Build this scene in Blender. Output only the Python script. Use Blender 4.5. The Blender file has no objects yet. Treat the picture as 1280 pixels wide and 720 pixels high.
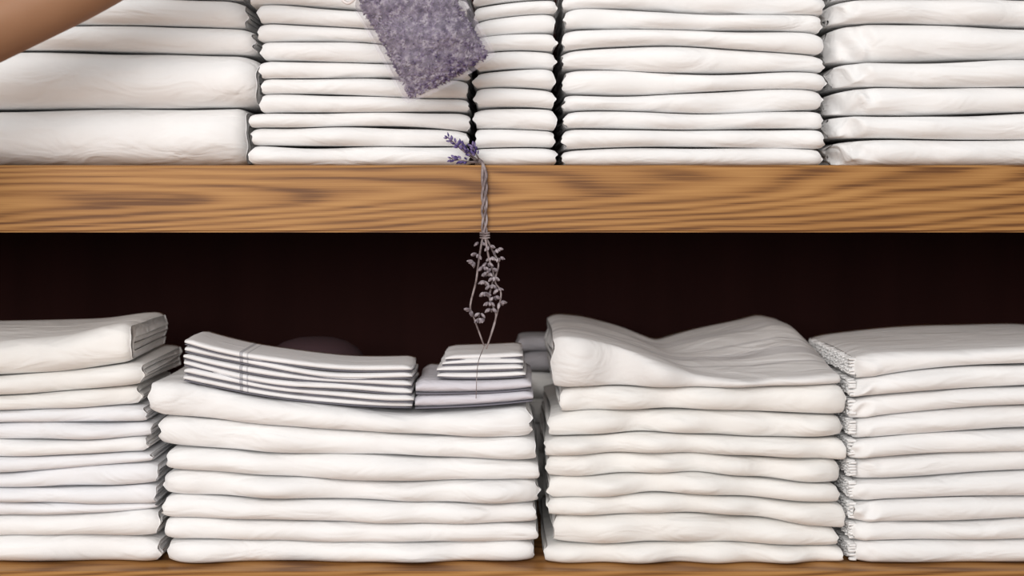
import bpy, math, random
import numpy as np
from mathutils import Vector, Matrix

random.seed(7)
D = 1.6          # camera distance from the shelf front
EYE = 0.115      # eye height

def PW(px, py, y=0.0):
    k = (D + y) / D
    return Vector(((px - 640) / 1000 * k, y, EYE + ((360 - py) / 1000 - EYE) * k))

class Noise:
    def __init__(s, seed, lo, hi, n=7):
        r = np.random.RandomState(seed)
        s.f = r.uniform(lo, hi, (n, 3)) * r.choice([-1, 1], (n, 3))
        s.p = r.uniform(0, 6.28, n)
        s.n = n
    def __call__(s, x, y=0.0, z=0.0):
        o = 0.0
        for i in range(s.n):
            o = o + np.sin(x * s.f[i, 0] + y * s.f[i, 1] + z * s.f[i, 2] + s.p[i])
        return o / math.sqrt(s.n)

class MB:
    def __init__(s):
        s.v = []; s.f = []; s.m = []
    def grid(s, P, mat=0, cu=False, cv=False):
        nu, nv = P.shape[:2]
        b = len(s.v)
        s.v.extend(P.reshape(-1, 3).tolist())
        for i in range(nu if cu else nu - 1):
            i2 = (i + 1) % nu
            for j in range(nv if cv else nv - 1):
                j2 = (j + 1) % nv
                s.f.append((b + i * nv + j, b + i2 * nv + j, b + i2 * nv + j2, b + i * nv + j2))
                s.m.append(mat)
    def tube(s, pts, rad, n=6, mat=0):
        pts = [Vector(p) for p in pts]
        if not hasattr(rad, '__len__'): rad = [rad] * len(pts)
        up = Vector((0, 1, 0.13)).normalized()
        b = len(s.v)
        for i, p in enumerate(pts):
            t = (pts[min(i + 1, len(pts) - 1)] - pts[max(i - 1, 0)])
            if t.length < 1e-9: t = Vector((0, 0, 1))
            t.normalize()
            a = up - t * up.dot(t)
            if a.length < 1e-4: a = Vector((1, 0, 0)) - t * t.x
            a.normalize(); c = t.cross(a); up = a
            for k in range(n):
                an = 2 * math.pi * k / n
                q = p + (a * math.cos(an) + c * math.sin(an)) * rad[i]
                s.v.append(tuple(q))
        for i in range(len(pts) - 1):
            for k in range(n):
                k2 = (k + 1) % n
                s.f.append((b + i * n + k, b + i * n + k2, b + (i + 1) * n + k2, b + (i + 1) * n + k)); s.m.append(mat)
        s.f.append(tuple(b + k for k in range(n))[::-1]); s.m.append(mat)
        e = b + (len(pts) - 1) * n
        s.f.append(tuple(e + k for k in range(n))); s.m.append(mat)
    def bud(s, c, d, L, r, mat=0, n=6):
        d = Vector(d).normalized(); c = Vector(c)
        pts = [c + d * L * t for t in (-.5, -.3, 0, .3, .5)]
        s.tube(pts, [r * .25, r * .8, r, r * .7, r * .2], n, mat)
    def obj(s, name, mats, smooth=True, parent=None):
        me = bpy.data.meshes.new(name)
        me.from_pydata(s.v, [], s.f)
        for m in mats: me.materials.append(m)
        me.polygons.foreach_set('material_index', s.m)
        me.polygons.foreach_set('use_smooth', [smooth] * len(s.f))
        me.update()
        o = bpy.data.objects.new(name, me)
        bpy.context.scene.collection.objects.link(o)
        if parent: o.parent = parent
        return o

def nmat(name):
    m = bpy.data.materials.new(name); m.use_nodes = True
    nt = m.node_tree
    return m, nt, nt.nodes['Principled BSDF']

def mapping(nt, scale, rot=(0, 0, 0), loc=(0, 0, 0)):
    tc = nt.nodes.new('ShaderNodeTexCoord'); mp = nt.nodes.new('ShaderNodeMapping')
    mp.inputs['Scale'].default_value = scale; mp.inputs['Rotation'].default_value = rot
    mp.inputs['Location'].default_value = loc
    nt.links.new(tc.outputs['Object'], mp.inputs['Vector'])
    return mp

def fabric(name, col, col2=None, bump=0.3, weave=900, stripe=None, wr=.5):
    m, nt, b = nmat(name)
    b.inputs['Roughness'].default_value = 0.95
    b.inputs['Specular IOR Level'].default_value = 0.08
    b.inputs['Sheen Weight'].default_value = 0.12
    mp = mapping(nt, (1, 1, 1))
    n1 = nt.nodes.new('ShaderNodeTexNoise'); n1.inputs['Scale'].default_value = 9; n1.inputs['Detail'].default_value = 4
    nt.links.new(mp.outputs[0], n1.inputs['Vector'])
    cr = nt.nodes.new('ShaderNodeValToRGB')
    c2 = col2 or tuple(c * 0.95 for c in col)
    cr.color_ramp.elements[0].color = (*c2, 1); cr.color_ramp.elements[0].position = .35
    cr.color_ramp.elements[1].color = (*col, 1); cr.color_ramp.elements[1].position = .6
    nt.links.new(n1.outputs['Fac'], cr.inputs['Fac'])
    out = cr.outputs['Color']
    if stripe:
        axis, bands, sc = stripe
        sep = nt.nodes.new('ShaderNodeSeparateXYZ'); nt.links.new(mp.outputs[0], sep.inputs[0])
        for (a, w, f) in bands:
            s1 = nt.nodes.new('ShaderNodeMath'); s1.operation = 'COMPARE'
            s1.inputs[1].default_value = a; s1.inputs[2].default_value = w
            nt.links.new(sep.outputs[axis], s1.inputs[0])
            s2 = nt.nodes.new('ShaderNodeMath'); s2.operation = 'MULTIPLY'; s2.inputs[1].default_value = f
            nt.links.new(s1.outputs[0], s2.inputs[0])
            mx = nt.nodes.new('ShaderNodeMix'); mx.data_type = 'RGBA'
            nt.links.new(s2.outputs[0], mx.inputs['Factor'])
            nt.links.new(out, mx.inputs['A']); mx.inputs['B'].default_value = (*sc, 1)
            out = mx.outputs['Result']
    nt.links.new(out, b.inputs['Base Color'])
    n2 = nt.nodes.new('ShaderNodeTexNoise'); n2.inputs['Scale'].default_value = weave; n2.inputs['Detail'].default_value = 2
    nt.links.new(mp.outputs[0], n2.inputs['Vector'])
    mp2 = mapping(nt, (12, 26, 32), rot=(0, .35, 0))
    n3 = nt.nodes.new('ShaderNodeTexNoise'); n3.inputs['Scale'].default_value = 1; n3.inputs['Detail'].default_value = 2.5
    n3.inputs['Distortion'].default_value = 1.0
    nt.links.new(mp2.outputs[0], n3.inputs['Vector'])
    b1 = nt.nodes.new('ShaderNodeBump'); b1.inputs['Strength'].default_value = bump; b1.inputs['Distance'].default_value = .0007
    nt.links.new(n2.outputs['Fac'], b1.inputs['Height'])
    b2 = nt.nodes.new('ShaderNodeBump'); b2.inputs['Strength'].default_value = wr; b2.inputs['Distance'].default_value = .010
    nt.links.new(n3.outputs['Fac'], b2.inputs['Height']); nt.links.new(b1.outputs[0], b2.inputs['Normal'])
    nt.links.new(b2.outputs[0], b.inputs['Normal'])
    return m

M_WHITE = fabric('white_cotton', (.88, .873, .868))
M_COOL = fabric('cool_white_cotton', (.84, .84, .86))
M_CREAM = fabric('cream_linen', (.86, .845, .82))
M_BEIGE = fabric('beige_linen', (.70, .64, .58))
M_GREY = fabric('grey_linen', (.42, .40, .42))
M_SLATE = fabric('slate_hem', (.19, .18, .215))
M_LAVN = fabric('pale_lavender_linen', (.66, .64, .69))
M_NAPK = fabric('napkin_linen', (.85, .84, .845), stripe=(0, [(-.342, .0022, .5), (-.334, .001, .35)], (.14, .14, .18)), wr=.3)
M_STRIPE = fabric('striped_shaded_linen', (.79, .775, .765), stripe=(1, [(.075, .003, .4), (.11, .010, .45), (.145, .003, .4), (.205, .014, .4)], (.36, .34, .35)))  # woven stripes, strengthened over greyed cloth to paint in shadow on top

def oak(name, dark=1.0):
    m, nt, b = nmat(name)
    mp = mapping(nt, (.13, 1.0, 1.0), rot=(0.0, .33, .25), loc=(0, .045, -.125))
    w = nt.nodes.new('ShaderNodeTexWave'); w.wave_type = 'RINGS'; w.rings_direction = 'X'
    w.inputs['Scale'].default_value = 46; w.inputs['Distortion'].default_value = 8
    w.inputs['Detail'].default_value = 2; w.inputs['Detail Scale'].default_value = .40
    w.inputs['Detail Roughness'].default_value = .55
    nt.links.new(mp.outputs[0], w.inputs['Vector'])
    mp2 = mapping(nt, (7, 480, 480), rot=(0, .012, 0))
    n = nt.nodes.new('ShaderNodeTexNoise'); n.inputs['Scale'].default_value = 1.2; n.inputs['Detail'].default_value = 4
    nt.links.new(mp2.outputs[0], n.inputs['Vector'])
    mp3 = mapping(nt, (1.6, 14, 14))
    n2 = nt.nodes.new('ShaderNodeTexNoise'); n2.inputs['Scale'].default_value = 1.5; n2.inputs['Detail'].default_value = 2
    nt.links.new(mp3.outputs[0], n2.inputs['Vector'])
    def mad(x, k, add):
        a = nt.nodes.new('ShaderNodeMath'); a.operation = 'MULTIPLY_ADD'; a.inputs[1].default_value = k
        nt.links.new(x, a.inputs[0])
        if add is None: a.inputs[2].default_value = 0
        else: nt.links.new(add, a.inputs[2])
        return a.outputs[0]
    s = mad(w.outputs['Fac'], .26, mad(n.outputs['Fac'], .50, mad(n2.outputs['Fac'], .42, None)))
    cr = nt.nodes.new('ShaderNodeValToRGB')
    e = cr.color_ramp.elements
    e[0].position = .40; e[0].color = (.135 * dark, .052 * dark, .013 * dark, 1)
    e[1].position = .80; e[1].color = (.44 * dark, .225 * dark, .072 * dark, 1)
    k = e.new(.56); k.color = (.31 * dark, .142 * dark, .040 * dark, 1)
    nt.links.new(s, cr.inputs['Fac']); nt.links.new(cr.outputs['Color'], b.inputs['Base Color'])
    b.inputs['Roughness'].default_value = .48; b.inputs['Specular IOR Level'].default_value = .3
    bp = nt.nodes.new('ShaderNodeBump'); bp.inputs['Strength'].default_value = .15; bp.inputs['Distance'].default_value = .001
    nt.links.new(s, bp.inputs['Height']); nt.links.new(bp.outputs[0], b.inputs['Normal'])
    return m
M_OAK = oak('oak_wood')

def shaded_wood():
    m, nt, b = nmat('shade_dark_mahogany')
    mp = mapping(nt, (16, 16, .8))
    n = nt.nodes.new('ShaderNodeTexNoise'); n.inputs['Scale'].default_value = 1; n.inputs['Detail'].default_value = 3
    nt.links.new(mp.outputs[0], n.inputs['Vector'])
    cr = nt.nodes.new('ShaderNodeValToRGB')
    cr.color_ramp.elements[0].color = (.016, .0052, .0046, 1); cr.color_ramp.elements[1].color = (.030, .0098, .0088, 1)  # near-black tones put the cupboard's inner shade into the wood colour
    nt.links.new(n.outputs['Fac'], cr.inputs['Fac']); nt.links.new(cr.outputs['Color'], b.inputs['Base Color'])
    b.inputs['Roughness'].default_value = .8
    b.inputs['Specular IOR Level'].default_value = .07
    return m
M_DARK = shaded_wood()

def box(name, lo, hi, mat, bevel=0.002, seg=2):
    import bmesh
    bm = bmesh.new()
    bmesh.ops.create_cube(bm, size=1)
    for v in bm.verts:
        v.co = Vector([(lo[i] + hi[i]) / 2 + v.co[i] * (hi[i] - lo[i]) for i in range(3)])
    if bevel: bmesh.ops.bevel(bm, geom=bm.edges[:], offset=bevel, segments=seg, affect='EDGES')
    me = bpy.data.meshes.new(name); bm.to_mesh(me); bm.free()
    me.materials.append(mat)
    o = bpy.data.objects.new(name, me); bpy.context.scene.collection.objects.link(o)
    return o

# ------------------------------------------------------------------ cupboard
YB = 0.43
ZS = (360 - 207) / 1000
ZB = (360 - 290) / 1000
ZL = (360 - 709) / 1000
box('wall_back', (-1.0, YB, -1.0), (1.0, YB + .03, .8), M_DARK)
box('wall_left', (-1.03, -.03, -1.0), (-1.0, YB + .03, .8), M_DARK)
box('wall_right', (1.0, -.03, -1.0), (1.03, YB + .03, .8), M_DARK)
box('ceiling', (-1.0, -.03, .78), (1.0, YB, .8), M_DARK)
box('floor', (-2.2, -2.6, -1.03), (2.2, YB + .03, -1.0), M_OAK)
box('oak_shelf', (-1.0, -.02, ZB), (1.0, YB, ZS), M_OAK, .0025, 3)
box('oak_shelf', (-1.0, -.02, ZL - .083), (1.0, YB, ZL), M_OAK, .0025, 3)

# ------------------------------------------------------------------ folded cloth
def ss(a):
    a = np.clip(a, 0, 1); return a * a * (3 - 2 * a)

def quad3(a, m, b, u):
    return a * (1 - u) * (1 - 2 * u) + 4 * m * u * (1 - u) + b * u * (2 * u - 1)

def cloth_stack(name, xl, xr, base_z, ifs, mats, seed=0, depth=.34, yf=.004, mi=None, xo=None,
                jit=.005, wob=.0012, nose=.0035, top=None, gap=.0003, yjit=.008, nlay=2, edge_t=.25,
                ends=.014, rec=.006, parent=None, nxf=170, ruff=0.0, dl=None, top_abs=None, ruf_f=(90, 230)):
    """ifs: interface heights bottom->top, in reference px (left, mid, right)."""
    rs = np.random.RandomState(seed)
    mb = MB()
    nI = Noise(seed + 1, 4, 22); nP = Noise(seed + 2, 8, 70); nE = Noise(seed + 3, 6, 28); nR = Noise(seed + 4, *ruf_f)
    nC = Noise(seed + 5, 8, 42)
    X0, X1 = (xl - 640) / 1000, (xr - 640) / 1000
    L = len(ifs) - 1
    wob = wob * 1.5
    def F(k, x, y):
        if k == 0: return x * 0 + y * 0 + base_z
        if top_abs is not None and k == L: return top_abs(x, y) + wob * .5 * nI(x, y * .6, k * .35)
        a, m, b = [(360 - q) / 1000 for q in ifs[k]]
        u = np.clip((x - X0) / (X1 - X0), -.15, 1.15)
        z = quad3(a, m, b, u)
        z = z + wob * nI(x, y * .6, k * .35) * min(1, k / 2)
        z = z - .0028 * min(1, k / 3) * (np.exp(-np.clip(x - X0, 0, 9) / .018) + np.exp(-np.clip(X1 - x, 0, 9) / .018))
        if top is not None and k == L: z = z + top(x, y)
        return z
    for i in range(L):
        a = X0 + rs.uniform(-jit, jit); b = X1 + rs.uniform(-jit, jit)
        if xo and i in xo:
            a = (xo[i][0] - 640) / 1000; b = (xo[i][1] - 640) / 1000
        y0 = yf + rs.uniform(0, yjit)
        dep = (dl[i] if dl and i in dl else depth) + rs.uniform(-.01, .01)
        nx = max(24, int((b - a) * nxf))
        t_mid = min(abs((ifs[i][1] - ifs[i + 1][1])), abs(ifs[i][0] - ifs[i + 1][0]) * 1.3) / 1000
        t_mid = max(t_mid, .012)
        m = mi[i] if mi else 0
        u = np.linspace(-1, 1, nx); u = np.sign(u) * (1 - (1 - np.abs(u)) ** 1.45)
        radii = [(1.0, .53), (.47, .05)] if nlay == 2 else [(1.0, .08)]
        ph = rs.uniform(0, 50)
        endL = ends * rs.uniform(.6, 1.4); endR = ends * rs.uniform(.6, 1.4)
        for li, (ro, ri) in enumerate(radii):
            da = rs.uniform(.000, .003) if li else 0; db = rs.uniform(-.003, .000) if li else 0
            def surf(r, flip):
                th = np.linspace(-math.pi / 2, math.pi / 2, 17)
                R = t_mid * .62
                yy = list(np.linspace(dep, R + .01, 14)) ; ww = [-1.0] * 14
                yn = R * (1 - r * np.cos(th)); wn = np.sign(np.sin(th)) * np.abs(np.sin(th)) ** .9
                yy = yy + list(yn) + yy[::-1]; ww = ww + list(wn) + [1.0] * 14
                yy = np.array(yy)[None, :]; ww = np.array(ww)[None, :] * r
                U = u[:, None]
                eL = .0019 * nE(yy, ph + 0.25 * ww, ph); eR = .0019 * nE(yy, ph + 3 + .25 * ww, ph)
                xa = a + da + eL; xb = b + db + eR
                x = xa + (xb - xa) * (U + 1) / 2
                x = x - np.sign(U) * np.abs(U) ** 10 * .003 * (np.abs(ww)) ** 2
                qL = np.clip(1 - (x - a) / endL, 0, 1); qR = np.clip(1 - (b - x) / endR, 0, 1)
                e = (1 - np.sqrt(1 - .98 * qL ** 2)) + (1 - np.sqrt(1 - .98 * qR ** 2))
                e2 = (qL + qR)
                fr = np.exp(-yy / .04)
                y = y0 + yy + nose * 1.2 * nP(x, 0, i * 1.7 + ph) * np.exp(-yy / .03) + rec * e * fr
                if ruff: y = y + ruff * nR(x, ww * .012, ph) * ss(e2 * 2.2) * fr
                zb = F(i, x, y) + gap; zt = F(i + 1, x, y) - gap
                zt = zt - np.minimum(.0026, (zt - zb) * .10) * (1 + nC(x, yy * .5, ph)) * .5
                zc = (zb + zt) / 2 - edge_t * .35 * e * (zt - zb) / 2; hh = (zt - zb) / 2 * (1 - edge_t * e)
                z = zc + hh * ww
                if ruff: z = z + ruff * .5 * nR(x, yy, ph + 2) * ss(e2 * 1.5) * (1 - ww ** 2)
                return np.stack([x, y, z], -1)
            So = surf(ro, 0); Si = surf(ri, 1)
            P = np.concatenate([So, Si[:, ::-1]], 1)
            mb.grid(P, m, cv=True)
            nv = So.shape[1]; base = len(mb.v) - P.shape[0] * P.shape[1]
            W = P.shape[1]
            for (row, fl) in ((0, 1), (P.shape[0] - 1, 0)):
                o = base + row * W
                for j in range(nv - 1):
                    q = (o + j, o + j + 1, o + W - 2 - j, o + W - 1 - j)
                    mb.f.append(q[::-1] if fl else q); mb.m.append(m)
    return mb.obj(name, mats, parent=parent), F

def seq(l): return [(q, q, q) if not hasattr(q, '__len__') else q for q in l]

# ---- upper shelf -------------------------------------------------
zu = ZS + .0003
cloth_stack('folded_bath_towel_stack', -120, 306, zu,
    seq([207, (134, 133, 131), (58, 61, 63), (24, 27, 30), (-8, -5, -4), (-40, -38, -36)]), [M_WHITE], seed=11, edge_t=.3,
    xo={0: (-120, 303), 1: (-120, 318), 2: (-124, 314), 3: (-118, 304), 4: (-118, 300)}, ends=.028, rec=.02)
cloth_stack('folded_napkin_stack', 310, 586, zu,
    seq([207, (180, 181, 181), (156, 158, 161), (139, 139, 139), (117, 118, 119), (96, 96, 98), (72, 76, 78), (50, 54, 60),
         (27, 33, 38), (6, 10, 15), (-14, -10, -6), (-36, -34, -32)]), [M_WHITE, M_CREAM], seed=23, wob=.0016, edge_t=.3, jit=.004,
    xo={0: (309, 587), 1: (311, 585), 2: (308, 587), 3: (323, 586), 4: (324, 585), 5: (322, 587), 6: (323, 585), 7: (319, 587), 8: (320, 586), 9: (310, 585), 10: (308, 585)})
cloth_stack('folded_napkin_stack', 592, 695, zu,
    seq([207, 184, 158, 132, 109, (88, 86, 84), (66, 62, 60), (44, 40, 36), (24, 18, 12), (2, -4, -8), (-20, -26, -30)]),
    [M_WHITE, M_CREAM], seed=31, wob=.0015, edge_t=.3, jit=.0015)
cloth_stack('folded_linen_stack', 704, 1034, zu,
    seq([207, (186, 184, 183), (162, 160, 159), (136, 138, 134), (108, 112, 110), (84, 86, 88), (60, 59, 62), (36, 34, 38),
         (14, 10, 11), (-12, -15, -14), (-38, -40, -40)]), [M_WHITE], seed=41, wob=.0022, nose=.0045, edge_t=.3, jit=.0025, ends=.02, rec=.01)
up4, F4 = cloth_stack('rolled_edge_towel_stack', 1046, 1400, zu,
    seq([207, (172, 173, 174), (140, 141, 140), (106, 107, 108), (70, 72, 73), (26, 28, 30), (-6, -6, -6), (-38, -38, -38)]),
    [M_WHITE], seed=53, edge_t=.3, jit=.005, ends=.054, rec=.085, ruff=.0070, nxf=420, ruf_f=(110, 260))

# ---- lower shelf -------------------------------------------------
zl = ZL + .0003
def top1(x, y):
    return .008 * np.sin((x + .9) * 9) * ss(y / .1) + .006 * ss(y / .15) + .010 * np.exp(-((x + .50) / .05) ** 2)
cloth_stack('folded_kitchen_towel_stack', -110, 193, zl,
    seq([709, (676, 676, 674), (651, 648, 640), (632, 632, 630), (612, 612, 604), (591, 590, 578), (577, 572, 568), (556, 553, 548), (538, 532, 527),
         (520, 514, 506), (500, 492, 482), (476, 468, 450), (432, 426, 408)]),
    [M_WHITE, M_COOL, M_CREAM], seed=61, wob=.0016, edge_t=.35, mi=[0, 0, 1, 1, 1, 1, 0, 1, 1, 2, 2, 2], top=top1,
    xo={0: (-110, 195), 1: (-110, 194), 2: (-110, 190), 3: (-110, 192), 4: (-110, 193), 5: (-110, 188), 6: (-110, 180), 7: (-110, 184), 8: (-110, 178), 9: (-110, 168), 10: (-110, 174), 11: (-110, 160)},
    depth=.26, dl={11: .17, 10: .19, 9: .17, 8: .2, 7: .2}, ends=.02, rec=.01)
cloth_stack('folded_tablecloth_stack', 200, 672, zl,
    seq([709, (677, 683, 681), (649, 658, 655), (620, 632, 631), (590, 603, 604), (556, 573, 577), (518, 543, 546), (474, 515, 506)]),
    [M_WHITE, M_CREAM], seed=71, wob=.0012, nose=.005, edge_t=.35, ends=.028, rec=.014, depth=.3,
    xo={0: (204, 668), 1: (201, 673), 2: (199, 671), 3: (199, 674), 4: (204, 675), 5: (193, 671), 6: (182, 664)})

def tab_z(px):
    u = (px - 200) / 472
    return quad3(474, 515, 506, u)

def napkin_pile(name, xl, xr, bot, topv, n, mats, seed, depth=.12, yf=.02, jit=.002, step=0.0, hem=.2):
    rs = np.random.RandomState(seed); mb = MB()
    X0, X1 = (xl - 640) / 1000, (xr - 640) / 1000
    nP = Noise(seed, 8, 50); nE = Noise(seed + 1, 20, 90); nZ = Noise(seed + 2, 15, 50)
    def g(v, x):
        u = np.clip((x - X0) / (X1 - X0), -.15, 1.15)
        return quad3(*[(360 - q) / 1000 for q in v], u)
    tt = abs(bot[1] - topv[1]) / 1000 / n
    for k in range(n):
        a = X0 + rs.uniform(-jit, jit) + step * k; b = X1 + rs.uniform(-jit, jit) - step * k * .4
        y0 = yf + rs.uniform(0, .004) + step * 1.5 * k
        for (f0, f1, m, inset) in ((0.02, hem, 1, .0002), (hem + .02, .97, 0, 0)):
            nx = max(20, int((b - a) * 200))
            u = np.linspace(0, 1, nx)[:, None]
            R = tt * .8 * (f1 - f0)
            th = np.linspace(-math.pi / 2, math.pi / 2, 11)
            yb = np.linspace(depth, R + .008, 8)
            yy = np.concatenate([yb, R * (1 - np.cos(th)), yb[::-1]])[None, :]
            ww = np.concatenate([-np.ones(8), np.sin(th), np.ones(8)])[None, :]
            aa = a + inset + .0016 * nE(yy, k); bb = b - inset + .0016 * nE(yy, k + 4.)
            x = aa + (bb - aa) * u
            y = y0 + inset + yy + .0026 * nP(x, k * 2.) * np.exp(-yy / .03)
            w_ = .0015 * nZ(x, k * .12) * min(1., k / 1.5)
            lo = g(bot, x) + (g(topv, x) - g(bot, x)) * (k + f0) / n + w_; hi = g(bot, x) + (g(topv, x) - g(bot, x)) * (k + f1) / n + w_
            de = np.minimum(x - aa, bb - x); e = 1 - ss(de / .009)
            z = (lo + hi) / 2 - (hi - lo) * .15 * e + (hi - lo) / 2 * ww * (1 - .45 * e) + .0012
            P = np.stack([x, y, z], -1); W = P.shape[1]
            base = len(mb.v); mb.grid(P, m, cv=True)
            for row, fl in ((0, 1), (nx - 1, 0)):
                q = tuple(base + row * W + j for j in range(W))
                mb.f.append(q if fl else q[::-1]); mb.m.append(m)
    return mb.obj(name, mats)

napkin_pile('dark_hemmed_napkin_stack', 226, 514, (tab_z(226) - 1, tab_z(370) - 3, tab_z(514) - 3), (425, 454, 460), 6, [M_NAPK, M_SLATE], 81, depth=.10, yf=.014, hem=.12)
napkin_pile('pale_lavender_napkin_stack', 518, 666, (tab_z(518) - 2, tab_z(592) - 3, tab_z(666) - 1.5), (478, 480, 477), 2, [M_LAVN, M_SLATE], 85, depth=.17, yf=.012, hem=.10)
napkin_pile('dark_hemmed_napkin_stack', 544, 656, (476.5, 478.5, 475.5), (451, 447, 445), 4, [M_NAPK, M_SLATE], 87, depth=.12, yf=.018, hem=.16, step=.003)

# top cloth of the dishcloth pile: draped, dipping in the middle and lifting to the back right
_u = np.linspace(-.3, 1.3, 400)
def _sm(xs, ys, w=10):
    v = np.interp(_u, xs, ys)
    k = np.exp(-np.linspace(-2, 2, 2 * w + 1) ** 2); k /= k.sum()
    return np.convolve(np.pad(v, w, 'edge'), k, 'valid')
_fr = _sm([0, .12, .22, .36, .5, .7, 1], [414, 420, 432, 452, 471, 475, 468])
_bk = _sm([-.1, .0, .15, .32, .45, .6, .85, .93, 1.06], [428, 417, 423, 438, 454, 440, 417, 424, 472])
def top3a(x, y):
    u = (x - .044) / .376
    f = np.interp(u, _u, _fr); b_ = np.interp(u, _u, _bk)
    t = ss((y - .010) / .22)
    rip = 1.6 * np.sin(x * 45 + y * 60) * ss(y / .06) * np.exp(-((u - .45) / .35) ** 2)
    return (360 - (f * (1 - t) + b_ * t + rip)) / 1000
cloth_stack('folded_dishcloth_stack', 684, 1060, zl,
    seq([709, (683, 684, 686), (646, 650, 664), (621, 624, 632), (597, 600, 603), (571, 575, 576), (545, 549, 549), (520, 517, 517),
         (487, 489, 482), (414, 466, 463)]),
    [M_WHITE, M_CREAM, M_BEIGE, M_STRIPE], seed=91, wob=.0022, nose=.006, edge_t=.3, jit=.006, ends=.024, rec=.012,
    mi=[1, 1, 1, 1, 1, 1, 1, 1, 3], top_abs=top3a, xo={8: (690, 1056), 7: (700, 1062), 1: (692, 1052)}, depth=.29, nxf=260)
cloth_stack('folded_grey_towel_stack', 652, 712, zl, seq([709, 670, 630, 590, 550, 510, 480, 452]), [M_GREY, M_CREAM], seed=111,
            yf=.325, depth=.08, mi=[1] * 5 + [0, 0], edge_t=.4, yjit=.004)
lo4, FL4 = cloth_stack('fringed_towel_stack', 1070, 1400, zl,
    seq([709, (681, 680, 680), (656, 653, 650), (630, 625, 620), (603, 597, 592), (577, 568, 562), (550, 543, 533), (526, 512, 504),
         (500, 486, 476), (474, 460, 452), (446, 434, 428)]),
    [M_WHITE, M_CREAM], seed=97, wob=.0014, nose=.003, edge_t=.25, jit=.003, ends=.034, rec=.024, depth=.26, ruff=.0036, nxf=340)

def fringe(parent, name, xpx, levels, seed):
    mb = MB(); rs = np.random.RandomState(seed)
    for k in range(len(levels) - 1):
        zb, zt = (360 - levels[k]) / 1000, (360 - levels[k + 1]) / 1000
        for s in range(5):
            for y in np.arange(.022, .24, .0030):
                z0 = zb + (zt - zb) * (.18 + .15 * s) + rs.uniform(-.0012, .0012)
                L = rs.uniform(.003, .007); x0 = (xpx - 640) / 1000 + .006
                dy = rs.uniform(-.003, .002); dr = rs.uniform(-.1, .2)
                pts = []
                for q in np.linspace(0, 1, 5):
                    pts.append((x0 - (L + .006) * q * (1 - .2 * q), y + dy * q * q, max(z0 - L * dr * q * q, ZL + .001)))
                mb.tube(pts, [.0019, .0019, .0018, .0017, .0012], 5)
    return mb.obj(name, [M_WHITE], parent=parent)
fringe(lo4, 'fringe', 1070, [709, 681, 656, 630, 603, 577, 550, 526, 500, 474, 446], 9)

# dark bowl upside-down behind the napkins, resting on the pile
bw = MB(); prof = [(.070, 0), (.0722, .002), (.0715, .012), (.067, .026), (.058, .038), (.044, .047), (.028, .052), (.012, .0535), (.0, .0538)]
an = np.linspace(0, 2 * math.pi, 48, endpoint=False)
bc = (-.278, .21, (360 - 507) / 1000 + .005)
P = np.array([[(bc[0] + 1.05 * r * math.cos(a), bc[1] + 1.05 * r * math.sin(a), bc[2] + z * 1.06) for r, z in prof] for a in an])
bw.grid(P, cu=True)
M_BOWL, nt, b = nmat('dark_glazed_clay'); b.inputs['Base Color'].default_value = (.055, .028, .034, 1); b.inputs['Roughness'].default_value = .7
n = nt.nodes.new('ShaderNodeTexNoise'); n.inputs['Scale'].default_value = 60
bp = nt.nodes.new('ShaderNodeBump'); bp.inputs['Strength'].default_value = .1; nt.links.new(n.outputs['Fac'], bp.inputs['Height']); nt.links.new(bp.outputs[0], b.inputs['Normal'])
bw.obj('upturned_bowl', [M_BOWL])

# ------------------------------------------------------------------ lavender
def mottled(name, cols, scale, rough=.9):
    m, nt, b = nmat(name)
    mp = mapping(nt, (1, 1, 1))
    v = nt.nodes.new('ShaderNodeTexNoise'); v.inputs['Scale'].default_value = scale; v.inputs['Detail'].default_value = 2
    nt.links.new(mp.outputs[0], v.inputs['Vector'])
    cr = nt.nodes.new('ShaderNodeValToRGB'); e = cr.color_ramp.elements
    e[0].position = .36; e[0].color = (*cols[0], 1); e[1].position = .64; e[1].color = (*cols[-1], 1)
    for i, c in enumerate(cols[1:-1]):
        k = e.new(.36 + .28 * (i + 1) / (len(cols) - 1)); k.color = (*c, 1)
    nt.links.new(v.outputs['Fac'], cr.inputs['Fac']); nt.links.new(cr.outputs['Color'], b.inputs['Base Color'])
    b.inputs['Roughness'].default_value = rough; b.inputs['Specular IOR Level'].default_value = .1
    return m
M_BUD = mottled('dried_lavender_buds', [(.06, .042, .095), (.13, .098, .17), (.21, .17, .25), (.38, .345, .40)], 150)
M_BUDG = mottled('grey_lavender_buds', [(.14, .115, .13), (.27, .23, .25), (.42, .37, .39)], 150)
M_BUDP = mottled('violet_lavender_buds', [(.05, .035, .12), (.12, .09, .24), (.25, .20, .36)], 150)
M_STEM = mottled('dried_lavender_stem', [(.14, .11, .11), (.25, .20, .20), (.34, .29, .29)], 90)

sp = MB(); rs = random.Random(3)
def spline(pts, n=8):
    out = []
    P = [pts[0]] + pts + [pts[-1]]
    for i in range(1, len(P) - 2):
        for k in range(n):
            t = k / n; a, b_, c, d = [Vector(q) for q in P[i - 1:i + 3]]
            out.append(.5 * ((2 * b_) + (-a + c) * t + (2 * a - 5 * b_ + 4 * c - d) * t * t + (-a + 3 * b_ - 3 * c + d) * t ** 3))
    out.append(Vector(P[-2])); return out
yv = -.026
def whorl(c, d, n, L, r, spread, mat):
    d = Vector(d).normalized()
    for k in range(n):
        v = Vector((rs.uniform(-1, 1), rs.uniform(-.7, .7), rs.uniform(-1, 1))); v = (v - d * v.dot(d))
        if v.length < .05: continue
        v.normalize(); dd = (d * .8 + v * spread).normalized()
        sp.bud(Vector(c) + v * r * 1.2 + dd * L * .4, dd, L * rs.uniform(.7, 1.2), r * rs.uniform(.7, 1.2), mat)
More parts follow.
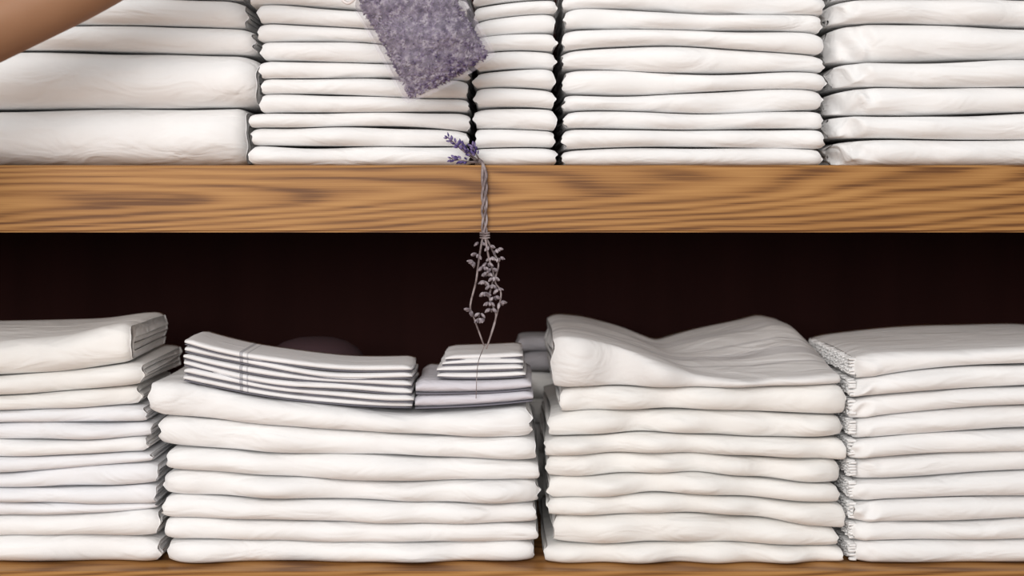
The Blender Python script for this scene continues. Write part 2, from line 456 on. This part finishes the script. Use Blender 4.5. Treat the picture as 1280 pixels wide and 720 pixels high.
ends_ = [[(603, 300), (598, 330), (595, 352), (588, 382), (592, 396), (605, 432)],
         [(607, 300), (611, 322), (617, 345), (612, 372), (620, 395), (610, 430)],
         [(609, 300), (616, 314), (623, 330), (619, 352), (626, 372), (608, 436)]]
for si, e in enumerate(ends_):
    ph = si * 2.1
    pts = [Vector(((590 - 640) / 1000 + si * .003, .000 - si*.001, ZS + .004 + si * .001)), Vector(((600 - 640) / 1000, -.012, ZS + .0045 + si * .001)),
           Vector(((604 - 640) / 1000, -.0245, ZS + .001))]
    for k, py in enumerate((220, 234, 248, 262, 276, 290)):
        pts.append(PW(605.5 + 3.0 * math.sin(ph + k * 1.5), py, yv + .002 * math.cos(ph + k * 1.5)))
    for (x, y) in e: pts.append(PW(x, y, yv + .004 * math.sin(y * .05 + ph)))
    pp = spline(pts)
    sp.tube(pp, [.0021 - .0011 * i / len(pp) for i in range(len(pp))], 6, 0)
for (x, y, n_, dx) in [(600, 303, 3, 0), (597, 318, 6, -.4), (592, 328, 8, -.8), (611, 308, 5, .3), (621, 312, 5, .5), (625, 322, 5, .3), (613, 322, 9, .1), (605, 334, 10, 0), (610, 329, 10, 0),
                       (615, 336, 12, .1), (609, 341, 12, 0), (617, 347, 12, .1), (606, 352, 11, -.2), (613, 357, 12, .1), (622, 361, 8, .3), (607, 366, 11, 0), (618, 371, 11, .2), (626, 378, 6, .6), (611, 378, 10, 0), (614, 386, 8, 0),
                       (588, 388, 7, -.8), (600, 392, 6, -.1), (597, 399, 5, .2), (606, 399, 5, 0)]:
    whorl(PW(x, y, yv - .002), (dx, -.1, -.8), n_, .0074, .0021, .9, 1)
for q in range(3): sp.tube([PW(600, 291 + q * 3, yv - .003), PW(606, 292 + q * 3, yv - .0055), PW(612, 291 + q * 3, yv - .003)], .0012, 6, 0)
for (x0_, y0_, x1_, y1_) in [(596, 203, 560, 172), (598, 202, 575, 180), (597, 204, 564, 198), (600, 202, 590, 182)]:
    A = PW(x0_, y0_ - 1, -.012); B = PW(x1_, y1_, -.014)
    sp.tube([A, (A + B) / 2 + Vector((0, 0, -.001)), B], .0010, 5, 0)
    for k in range(6):
        whorl(A.lerp(B, .4 + .6 * k / 5), B - A, 3, .0065, .0016, .6, 2)
th = spline([PW(607, 430, yv), PW(604, 436, -.02), PW(598, 452, -.003), PW(596, 470, .004), PW(595, 498, .003)])
sp.tube(th, .0005, 5, 0)
sp.obj('dried_lavender_sprig', [M_STEM, M_BUDG, M_BUDP])

# ------------------------------------------------------------------ sachet
sachet = bpy.data.objects.new('lavender_sachet', None); bpy.context.scene.collection.objects.link(sachet)
ys = -.085
BL = PW(511, 134, ys); BR = PW(614, 62, ys)
mid = (BL + BR) / 2
ax = Vector((-.47, -.02, .88)).normalized()
sx = (BR - BL).normalized(); sx = (sx - ax * sx.dot(ax)).normalized()
nrm = sx.cross(ax).normalized()
if nrm.y > 0: nrm = -nrm
HW = (BR - BL).length / 2; LEN = .212; NECK = .172
def hw_(v):
    if v < NECK * .72: w = HW * (1.0 - .045 * math.sin(math.pi * v / (NECK * .72)))
    elif v < NECK: w = HW * (1 - .84 * float(ss((v - NECK * .72) / (NECK * .28))))
    else: w = HW * (.16 + .45 * float(ss((v - NECK) / (LEN - NECK))))
    if v < .014: w *= 1 - .07 * (1 - v / .014) ** 2
    return w
def spt(u, v, f, g=1.0):
    w = hw_(v)
    th_ = .027 * (1 - abs(u) ** 2.6) ** .75 * min(1, max(0, (v - .001)) / .04) ** .6
    if v > NECK * .6: th_ = th_ * (1 - .75 * float(ss((v - NECK * .6) / (NECK * .4)))) + (.004 if abs(u) < .95 else 0) * float(ss((v - NECK * .6) / (NECK * .4)))
    cr = 0
    if v > NECK * .6: cr = .004 * math.sin(u * 16) * float(ss((v - NECK * .6) / (NECK * .35)))
    lump = 1 + .12 * math.sin(u * 4 + v * 60) * math.sin(v * 90 + 1)
    sag = -.003 * math.cos(u * math.pi / 2) * max(0, 1 - v / .03)
    return mid + sx * (u * w * g) + ax * (v + sag) + nrm * (f * th_ * g * lump + cr)
M_ORG, nt, b = nmat('lilac_organza')
b.inputs['Base Color'].default_value = (.52, .47, .55, 1); b.inputs['Roughness'].default_value = .5
b.inputs['Sheen Weight'].default_value = .2
wv = nt.nodes.new('ShaderNodeTexNoise'); wv.inputs['Scale'].default_value = 90; wv.inputs['Detail'].default_value = 3
mp_ = mapping(nt, (1, 1, 1)); nt.links.new(mp_.outputs[0], wv.inputs['Vector'])
mr = nt.nodes.new('ShaderNodeMapRange'); mr.inputs['From Min'].default_value = .35; mr.inputs['From Max'].default_value = .65; mr.inputs['To Min'].default_value = .12; mr.inputs['To Max'].default_value = .32
nt.links.new(wv.outputs['Fac'], mr.inputs['Value']); nt.links.new(mr.outputs[0], b.inputs['Alpha'])
og = MB()
for f in (1, -1):
    P = np.array([[tuple(spt(u, v, f)) for v in np.linspace(0, LEN, 56)] for u in np.linspace(-1, 1, 36)])
    og.grid(P)
# narrow selvedge of clear mesh around the seam
ed = [spt(-1, v, 0) for v in np.linspace(NECK * .7, 0, 24)] + [spt(u, 0, 0) for u in np.linspace(-.95, .95, 24)] + [spt(1, v, 0) for v in np.linspace(0, NECK * .7, 24)]
cen = mid + ax * .05
P = np.array([[tuple(p), tuple(p + (p - cen).normalized() * .004)] for p in ed]); og.grid(P, 0)
og.obj('organza_bag', [M_ORG], parent=sachet)
fl = MB()
core = []
for a in np.linspace(0, 2 * math.pi, 40, endpoint=False):
    u = math.cos(a) * .97; row = []
    for v in np.linspace(.003, NECK * .82, 40):
        row.append(tuple(spt(u, v, 1 if math.sin(a) >= 0 else -1, .86)))
    core.append(row)
fl.grid(np.array(core), cu=True)
for k in range(4200):
    u = rs.uniform(-.98, .98); v = rs.uniform(.002, NECK * .84); f = 1 if rs.random() < .7 else -1
    p = spt(u, v, f, .91)
    fl.bud(p, (rs.uniform(-1, 1), rs.uniform(-.4, .4), rs.uniform(-1, 1)), rs.uniform(.0045, .0090), rs.uniform(.0009, .0017), 0, 5)
fl.obj('lavender_filling', [M_BUD], parent=sachet)
M_RIB, nt, b = nmat('cream_satin_ribbon'); b.inputs['Base Color'].default_value = (.74, .68, .66, 1); b.inputs['Roughness'].default_value = .35
rb = MB()
nc = mid + ax * NECK
for q in range(3):
    c = nc + ax * (q * .003 - .003)
    pts = [c + sx * math.cos(a) * HW * .2 + nrm * math.sin(a) * .009 for a in np.linspace(0, 2 * math.pi, 20)]
    rb.tube(pts, .0018, 6)
rb.tube(spline([nc + nrm * .009, nc + nrm * .016 - sx * .015 - ax * .01, PW(462, -22, ys - .02), PW(448, -6, ys - .018), PW(436, 4, ys - .012), PW(428, 0, ys - .01)]), .0020, 6)
rb.obj('ribbon_tie', [M_RIB], parent=sachet)

# ------------------------------------------------------------------ arm + hand
M_SKIN, nt, b = nmat('skin')
n = nt.nodes.new('ShaderNodeTexNoise'); n.inputs['Scale'].default_value = 14; n.inputs['Detail'].default_value = 4
mp_ = mapping(nt, (1, 1, 1)); nt.links.new(mp_.outputs[0], n.inputs['Vector'])
cr = nt.nodes.new('ShaderNodeValToRGB'); cr.color_ramp.elements[0].color = (.25, .128, .068, 1); cr.color_ramp.elements[1].color = (.33, .175, .098, 1)
nt.links.new(n.outputs['Fac'], cr.inputs['Fac']); nt.links.new(cr.outputs['Color'], b.inputs['Base Color'])
b.inputs['Roughness'].default_value = .6; b.inputs['Specular IOR Level'].default_value = .3
b.inputs['Subsurface Weight'].default_value = .05; b.inputs['Subsurface Scale'].default_value = .01
arm = bpy.data.objects.new('human_arm', None); bpy.context.scene.collection.objects.link(arm)
def skin(name, pts, rad, parent, sub=2):
    me = bpy.data.meshes.new(name); me.from_pydata([tuple(p) for p in pts], [(i, i + 1) for i in range(len(pts) - 1)], [])
    o = bpy.data.objects.new(name, me); bpy.context.scene.collection.objects.link(o)
    o.modifiers.new('skin', 'SKIN')
    for i, sv in enumerate(me.skin_vertices[0].data):
        r = rad[i]; sv.radius = r if hasattr(r, '__len__') else (r, r); sv.use_root = (i == 0)
    sb = o.modifiers.new('sub', 'SUBSURF'); sb.levels = sub; sb.render_levels = sub
    o.modifiers['skin'].use_smooth_shade = True
    me.materials.append(M_SKIN); o.parent = parent
    return o
ya = -.14
wr = PW(322, -118, ya - .01)
A_ = [PW(-470, 330, -.50), PW(-340, 215, -.36), PW(-235, 135, -.26), PW(-120, 80, -.2), PW(-10, 30, -.17), PW(100, -17, -.155), PW(205, -70, -.15), wr, PW(352, -130, ya - .005), PW(395, -140, ya)]
skin('forearm_and_palm', A_, [.052, .050, .047, .047, .045, .040, .033, (.024, .028), (.022, .034), (.015, .036)], arm)
N_ = nc + ax * .012
def rel(dx, dy, dz): return N_ + Vector((dx, dy, dz))
pal = A_[-1]
skin('index_finger', [pal + Vector((-.02, -.006, .024)), pal + Vector((.02, -.020, .034)), rel(-.012, -.040, .030), rel(.004, -.028, .010), rel(.004, -.018, -.008)], [.0105, .0105, .0095, .0088, .0078], arm)
skin('middle_finger', [pal + Vector((-.02, -.002, .010)), pal + Vector((.026, -.022, .014)), rel(.006, -.044, .014), rel(.016, -.028, -.002), rel(.014, -.019, -.016)], [.0105, .0108, .0098, .009, .008], arm)
skin('ring_finger', [pal + Vector((-.02, .0, -.008)), pal + Vector((.028, -.020, -.006)), pal + Vector((.058, -.030, -.016)), pal + Vector((.064, -.014, -.034)), pal + Vector((.050, .000, -.042))], [.010, .010, .0092, .0085, .0075], arm)
skin('little_finger', [pal + Vector((-.024, .0, -.024)), pal + Vector((.016, -.014, -.024)), pal + Vector((.040, -.022, -.034)), pal + Vector((.044, -.008, -.046)), pal + Vector((.032, .004, -.050))], [.009, .0088, .0080, .0073, .0065], arm)
skin('thumb', [A_[-2] + Vector((-.01, .012, .012)), A_[-2] + Vector((.03, .032, .026)), rel(-.028, .030, .022), rel(-.006, .022, .004), rel(.004, .016, -.008)], [.014, .0125, .0105, .010, .0085], arm)

# ------------------------------------------------------------------ light, camera
def area(name, loc, tgt, size, e, col):
    l = bpy.data.lights.new(name, 'AREA'); l.shape = 'RECTANGLE'; l.size = size[0]; l.size_y = size[1]; l.energy = e; l.color = col
    o = bpy.data.objects.new(name, l); bpy.context.scene.collection.objects.link(o)
    o.location = loc; o.rotation_euler = (Vector(tgt) - Vector(loc)).to_track_quat('-Z', 'Y').to_euler()
area('front_key_light', (-.8, -2.8, .95), (0, 0, 0), (2.2, 1.5), 74, (1, .98, .962))  # unseen soft area lamp added for the front light; no window here
w = bpy.data.worlds.new('room'); bpy.context.scene.world = w; w.use_nodes = True
bg = w.node_tree.nodes['Background']; bg.inputs['Color'].default_value = (1, .98, .97, 1); bg.inputs['Strength'].default_value = .55

cam = bpy.data.cameras.new('camera'); co = bpy.data.objects.new('camera', cam); bpy.context.scene.collection.objects.link(co)
co.location = (0, -D, EYE); co.rotation_euler = (math.pi / 2, 0, 0)
cam.sensor_width = 36; cam.lens = 36 * D / 1.28; cam.shift_y = -EYE / 1.28
cam.dof.use_dof = True; cam.dof.focus_distance = D; cam.dof.aperture_fstop = 2.6
bpy.context.scene.camera = co
bpy.context.scene.view_settings.view_transform = 'Standard'
